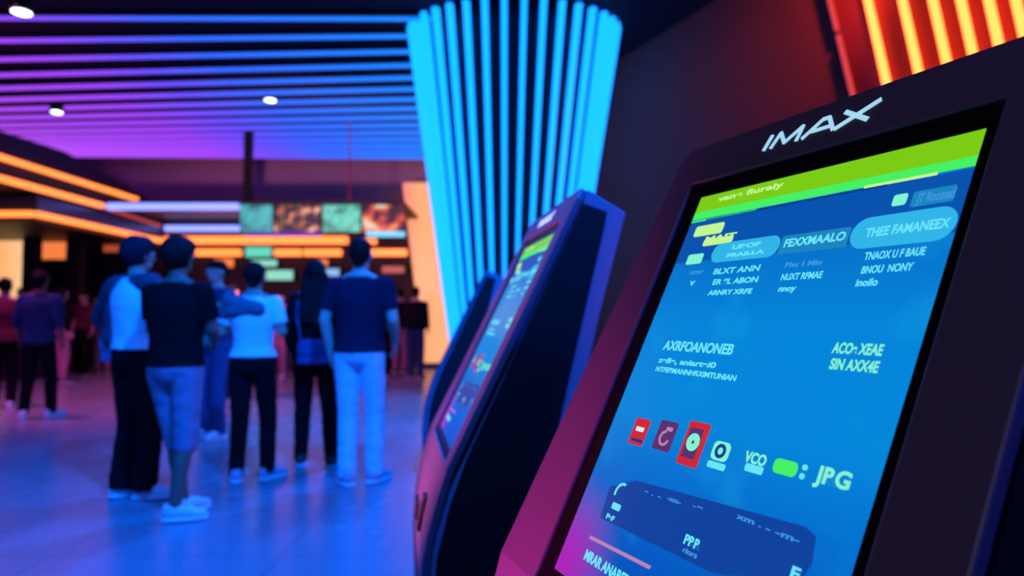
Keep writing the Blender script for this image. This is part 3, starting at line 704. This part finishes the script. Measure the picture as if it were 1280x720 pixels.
    fuse('shorts' if legs == 'shorts' else 'trousers', bm, detail*1.15, bottom, t, 2, .005)
    # ---- shoes
    for hip, kn, ank, ta in K_:
        td = V3((math.sin(ta), math.cos(ta), 0)); c = V3((ank.x, ank.y, 0))
        bm = bmesh.new()
        tube(bm, c+V3((0, 0, .10))-td*.02, c+V3((0, 0, .06))-td*.03, .045, .047, 14, False, True)
        tube(bm, c+V3((0, 0, .06))-td*.035, c+V3((0, 0, .052))+td*.08, .045, .046, 14, flat=(V3((0, 0, 1)), .95)); tube(bm, c+V3((0, 0, .050))+td*.07, c+V3((0, 0, .040))+td*.155, .046, .036, 14, flat=(V3((0, 0, 1)), .8))
        sh_ = fuse('shoe', bm, .008, shoes, t, 1)
        bm = bmesh.new(); tube(bm, c+V3((0, 0, .016))-td*.035, c+V3((0, 0, .016))+td*.065, .048, .052, 16, flat=(V3((0, 0, 1)), .33)); tube(bm, c+V3((0, 0, .016))+td*.06, c+V3((0, 0, .016))+td*.155, .052, .040, 16, flat=(V3((0, 0, 1)), .38))
        bmobj('sole', bm, SOLE, sh_, True)
    # ---- hair
    bm = bmesh.new()
    if hair == 'short': ball(bm, Hd+V3((0, -.030, .026)), .085, .088, .100); ball(bm, Hd+V3((0, .01, .062)), .075, .088, .060); tube(bm, Hd+V3((0, -.05, -.03)), Hd+V3((0, -.045, -.06)), .055, .045)
    elif hair == 'thick': ball(bm, Hd+V3((0, -.030, .028)), .098, .098, .112); ball(bm, Hd+V3((0, .012, .072)), .086, .092, .066)
    elif hair == 'long':
        ball(bm, Hd+V3((0, -.028, .022)), .092, .094, .108); ball(bm, Hd+V3((0, .01, .062)), .078, .088, .060)
        for x in (-.06, -.02, .02, .06): tube(bm, Hd+V3((x, -.05, -.02)), V3((x*1.5, -.125, 1.22+abs(x)*.5)), .052, .036)
        for sx in (1, -1): tube(bm, Hd+V3((sx*.070, -.01, .0)), V3((sx*.105, -.055, 1.34)), .032, .030)
    elif hair == 'bun': ball(bm, Hd+V3((0, -.028, .022)), .085, .090, .104); ball(bm, Hd+V3((0, .01, .06)), .076, .086, .058); ball(bm, Hd+V3((0, -.10, .07)), .045, .045, .042)
    fuse('hair', bm, detail*1.1, hm, t, 2, .005)
    return t
SOLE = mat('shoe_sole', (.75, .75, .78), .6, bump=(80, .05))
SHW = mat('shoe_canvas_white', (.62, .62, .66), .8, bump=(120, .1)); SHD = mat('shoe_dark', (.04, .035, .04), .7, bump=(120, .1)); SHP = mat('shoe_pink', (.55, .36, .42), .8, bump=(120, .1)); SHB = mat('shoe_brown_leather', (.07, .03, .02), .6, bump=(120, .1))
c_black = cloth('cloth_black', (.007, .006, .008)); c_navy = cloth('cloth_navy', (.012, .014, .035)); c_lav = cloth('cloth_lavender_grey', (.26, .20, .28)); c_white = cloth('cloth_white', (.78, .8, .84))
c_grey = cloth('cloth_grey', (.08, .06, .09)); c_jean = cloth('cloth_jeans', (.05, .07, .16)); c_pale = cloth('cloth_pale_trousers', (.66, .68, .76)); c_dkblue = cloth('cloth_dark_blue', (.025, .05, .11))
c_sweat = cloth('cloth_sweater', (.14, .12, .16)); c_maroon = cloth('cloth_maroon', (.10, .02, .03)); c_pink = cloth('cloth_dusty_pink', (.40, .20, .26))
def along(px, Y): return at(px, 395, Y).x
# facing: rotation 0 = facing away from the camera (+Y)
person(216, 648, 1.73, -14, c_black, c_lav, SHW, 'thick', SK2, 'person from behind in black short-sleeved top and greyish capri trousers, nearest the camera', .0065, sleeves='short', legs='capri',
       feet=((.055, -.05, 62), (-.01, .10, 20)), arms=(((.225, .05, 1.18), (.10, .24, 1.10)), ((-.225, .05, 1.18), (-.10, .24, 1.12))), tophem=.95)
p_card = person(165, 622, 1.79, -30, c_white, c_black, SHW, 'thick', SK, 'person in pale top and black trousers with a grey cardigan, left behind the black top', .0065, sleeves='elbow', legs='wide',
       arms=(((.26, .02, 1.18), (.16, .20, 1.12)), ((-.40, .02, 1.22), (-.27, .10, 1.02))), feet=((.10, .02, 50), (-.08, -.03, 20)), tophem=1.0, hairm=mat('hair_dark_blue_cap', (.010, .010, .022), .85, 0, .15, bump=(100, .3)))
p_white = person(314, 601, 1.66, 4, c_white, c_black, SHP, 'short', SK, 'person from behind in a white T-shirt and black trousers with tapered ankles', .0065, female=True, sleeves='short', legs='slim',
       arms=(((.23, -.02, 1.19), (.17, .16, 1.28)), ((-.25, -.02, 1.19), (-.17, .16, 1.26))), feet=((.115, .03, 40), (-.11, -.03, -25)), tophem=.99)
person(392, 584, 1.71, 6, c_black, c_black, SHB, 'long', SK, 'woman with long black hair in black top and leggings, seen from behind', .0065, female=True, sleeves='long', legs='slim',
       arms=(((.22, -.03, 1.17), (.19, .12, 1.00)), ((-.22, -.04, 1.17), (-.20, .06, .96))), feet=((.15, -.02, 12), (-.12, .06, -12)), tophem=.93)
person(448, 605, 1.83, -6, c_navy, c_pale, SHP, 'short', SK3, 'man in dark navy T-shirt and pale wide trousers beside the kiosks', .0065, sleeves='short', legs='long',
       arms=(((.25, -.02, 1.17), (.22, .14, 1.00)), ((-.25, -.03, 1.17), (-.235, .05, .93))), feet=((.10, .05, 22), (-.07, -.05, -40)), tophem=.94)
person(46, 523, 1.80, 5, c_dkblue, c_black, SHW, 'short', SK2, 'man in loose dark blue shirt left of the main group, seen from behind', .010, sleeves='elbow', legs='slim', feet=((.13, .05, 35), (-.13, -.05, -30)), tophem=.88)
person(2, 512, 1.76, 20, c_maroon, c_black, SHW, 'bun', SK, 'person in dark maroon top at the left edge beside the blue shirt', .010, female=True, sleeves='long', legs='slim', tophem=.9)
person(268, 548, 1.82, 150, c_dkblue, c_jean, SHW, 'short', SK3, 'man in blue jeans and dark shirt between the black and white tops', .010, sleeves='short', legs='long',
       arms=(((.25, .05, 1.20), (.10, .22, 1.42)), ((-.25, .05, 1.20), (-.10, .22, 1.40))))
person(74, 479, 1.78, -30, c_black, c_pink, SHD, 'long', SK3, 'distant person in black top and dusty pink trousers right of the blue shirt', .014, female=True, sleeves='long', legs='slim')
person(103, 470, 1.76, 170, c_maroon, c_black, SHD, 'short', SK, 'distant person facing the camera in maroon top and black trousers', .014, sleeves='short', legs='slim')
person(128, 466, 1.80, 40, c_black, c_pink, SHD, 'short', SK3, 'distant person in black top and pink trousers left of the cardigan wearer', .014, sleeves='short', legs='slim')
person(349, 474, 1.72, 175, c_grey, c_pink, SHW, 'short', SK3, 'distant person in grey top and pink trousers between white T-shirt and long hair', .014, sleeves='short', legs='slim', female=True)
person(500, 467, 1.86, 10, c_black, c_pink, SHD, 'short', SK3, 'distant person in black top and pale pink trousers near the glowing pillar', .014, sleeves='long', legs='slim', feet=((.09, 0, 5), (-.09, 0, -5)), tophem=.85)
person(519, 473, 1.84, -10, c_black, c_dkblue, SHD, 'short', SK, 'distant person in black with dark blue trousers right beside the glowing pillar', .014, sleeves='long', legs='long', tophem=.85)
person(478, 472, 1.80, 30, c_navy, c_black, SHD, 'long', SK, 'distant person in dark clothes just right of the man in navy', .014, female=True, sleeves='long', legs='long', tophem=.85)
person(24, 470, 1.84, -160, c_grey, c_black, SHD, 'short', SK, 'distant person in grey in front of the glowing cream panel', .014, sleeves='short', legs='slim')

person(62, 463, 1.78, 60, c_black, c_jean, SHD, 'short', SK, 'farthest person at left, in black top and blue jeans before the small orange panel', .014, sleeves='long', legs='slim')
person(116, 461, 1.74, -120, c_white, c_black, SHD, 'long', SK3, 'farthest person at left in a pale top, half hidden by the crowd', .014, female=True, sleeves='short', legs='slim')
person(290, 500, 1.72, 165, c_grey, c_jean, SHD, 'bun', SK3, 'person in grey top facing the camera, behind the white T-shirt', .012, female=True, sleeves='long', legs='slim')
# cardigan worn open over the shoulders of the second person, sweater slung round the third one's shoulders: clothing, so children of their wearers
def drape(wearer, name, lab, build, m_):
    bm = bmesh.new(); build(bm); o = fuse(name, bm, .008, m_, wearer, 2, .006); o['label'] = lab
def b_card(bm):
    for z0_, z1_, x0_, x1_ in ((1.44, 1.22, -.20, -.34),):
        tube(bm, (-.19, -.03, 1.41), (-.42, .02, 1.21), .085, .085, 18); tube(bm, (-.42, .02, 1.21), (-.30, .08, 1.06), .076, .060, 18)
    tube(bm, (-.05, -.02, 1.44), (-.17, -.02, 1.42), .075, .085, 18)
    tube(bm, (-.12, -.065, 1.40), (-.17, -.075, 1.08), .085, .07, 18, flat=(V3((0, 1, 0)), .7)); tube(bm, (-.20, -.03, 1.40), (-.24, -.02, 1.05), .07, .06, 18)
    tube(bm, (.19, 0, 1.42), (.27, .02, 1.19), .078, .07, 18); tube(bm, (.05, -.02, 1.44), (.18, -.01, 1.43), .075, .08, 18)
drape(p_card, 'cardigan', 'loose grey cardigan over the shoulders', b_card, c_grey)
def b_sweat(bm):
    tube(bm, (-.15, -.085, 1.43), (.06, -.10, 1.37), .062, .062, 16); tube(bm, (-.19, -.02, 1.46), (-.15, -.085, 1.43), .06, .062, 16)
    tube(bm, (.06, -.10, 1.37), (-.14, -.09, 1.36), .055, .055, 16); tube(bm, (-.17, -.06, 1.45), (-.215, -.04, 1.34), .065, .06, 16)
drape(p_white, 'sweater', 'grey sweater slung across the upper back', b_sweat, c_sweat)
# bags
def bag(px, py, H, rz, off, sz, m_, lab, strap_to):
    p = on_floor(px, py); s = H/1.75
    t = empty('shoulder_bag', (p.x, p.y, 0), math.radians(rz)); t.scale = (s, s, s); tag(t, lab, 'bag')
    x, y, z = off; w, d, h = sz
    bm = bmesh.new(); box(bm, x-w/2, x+w/2, y-d/2, y+d/2, z-h/2, z+h/2)
    for v in bm.verts:
        if v.co.z > z: v.co.x = x+(v.co.x-x)*.86; v.co.y = y+(v.co.y-y)*.6
    bev(bmobj('bag_body', bm, m_, t), .02, 4)
    bm = bmesh.new(); box(bm, x-w*.46, x+w*.46, y-d*.56, y-d*.40, z-.02, z+h*.46); bev(bmobj('flap', bm, m_, t), .01, 3)
    bm = bmesh.new()
    pts = [V3((x-w*.4, y, z+h*.45))] + [V3(q) for q in strap_to] + [V3((x+w*.4, y, z+h*.45))]
    for a, b in zip(pts, pts[1:]): tube(bm, a, b, .010, .010, 8)
    bmobj('strap', bm, m_, t, True)
bagm = cloth('bag_blue', (.05, .08, .20)); bagm2 = cloth('bag_bright_blue', (.16, .25, .5))
bag(392, 584, 1.71, 6, (.03, -.21, .985), (.27, .11, .20), bagm, 'dark blue shoulder bag behind the long-haired woman', [(-.12, -.145, 1.25), (-.14, -.02, 1.475), (-.06, .0, 1.50), (.10, -.15, 1.2)])
bag(165, 622, 1.79, -30, (-.42, .09, 1.00), (.20, .09, .22), bagm2, 'bright blue bag carried at the elbow of the cardigan wearer', [(-.43, .05, 1.14), (-.40, .06, 1.14)])

# ================================================================== LIGHTS (unseen spots added to brighten floor, people, walls and kiosks, and the room's glow)
def spot(loc, target, col, power, ang=60, blend_=.8, size=.15, name='added_spot'):
    l = bpy.data.lights.new(name, 'SPOT'); l.color = col; l.energy = power; l.spot_size = math.radians(ang); l.spot_blend = blend_; l.shadow_soft_size = size
    o = bpy.data.objects.new(name, l); C.objects.link(o); o.location = loc
    o.rotation_euler = (V3(target)-V3(loc)).to_track_quat('-Z', 'Y').to_euler(); return o
BL = (.0, .13, 1.0)
spot((.6, 1.0, 5.2), (-1.3, 4.6, 0), BL, 3600, 62)
spot((-.6, 7.2, 5.2), (-1.4, 5.3, 0), BL, 1500, 80)
spot((-.9, 8.3, 5.2), (-1.7, 9.0, 0), (.0, .2, 1.0), 1600, 60)
spot((-3.2, 1.0, 5.2), (-3.2, 5.2, .0), BL, 1500, 66)
spot((-8, 4, 5.2), (-6.9, 8.6, 0), (.45, .06, .9), 700, 75)
spot((-6.5, 8.2, 5.2), (-5.5, 11.5, 0), (.75, .12, .6), 1300, 95)
spot((-4, 8.5, 1.9), (-4.2, 17.6, 4.8), (.85, .30, .48), 1500, 75)
# unseen pink spots added low at the left to tint the kiosk fronts
spot((-.75, .80, .15), (.02, 1.32, .76), (1.0, .05, .50), 260, 31, 1.0, .05)
spot((-1.25, 2.40, .18), (-.16, 2.42, 1.12), (1.0, .16, .42), 260, 60, 1.0, .05)
# spots added behind the camera for the kiosks: blue on the right, soft violet left
spot((2.0, -.6, 3.3), (.45, 1.6, 1.2), (.01, .08, 1.0), 260, 55, .8, .1)
spot((-2.6, -1.2, 3.4), (.7, .9, 1.2), (.60, .48, .78), 75, 42, .8, .2)
# unseen red-orange spot added to spread the orange tubes' glow over the wall
spot(wp(1120, -190, .9), wp(985, 70, 0), (1.0, .13, .05), 260, 75, 1.0, .1)
w = bpy.data.worlds.new('world'); bpy.context.scene.world = w; w.use_nodes = True
w.node_tree.nodes['Background'].inputs[0].default_value = (.05, .04, .10, 1); w.node_tree.nodes['Background'].inputs[1].default_value = .35

# ================================================================== CAMERA
cam = bpy.data.cameras.new('camera'); co = bpy.data.objects.new('camera', cam); C.objects.link(co)
co.location = (0, 0, HC); co.rotation_euler = (math.pi/2+PITCH, 0, 0)
cam.sensor_width = 36; cam.lens = 36*F/1280; cam.clip_start = .05
cam.dof.use_dof = True; cam.dof.focus_distance = 1.05; cam.dof.aperture_fstop = 2.3
bpy.context.scene.camera = co
vs = bpy.context.scene.view_settings; vs.view_transform = 'Standard'; vs.look = 'None'; vs.gamma = 1; vs.exposure = 0; vs.use_curve_mapping = False
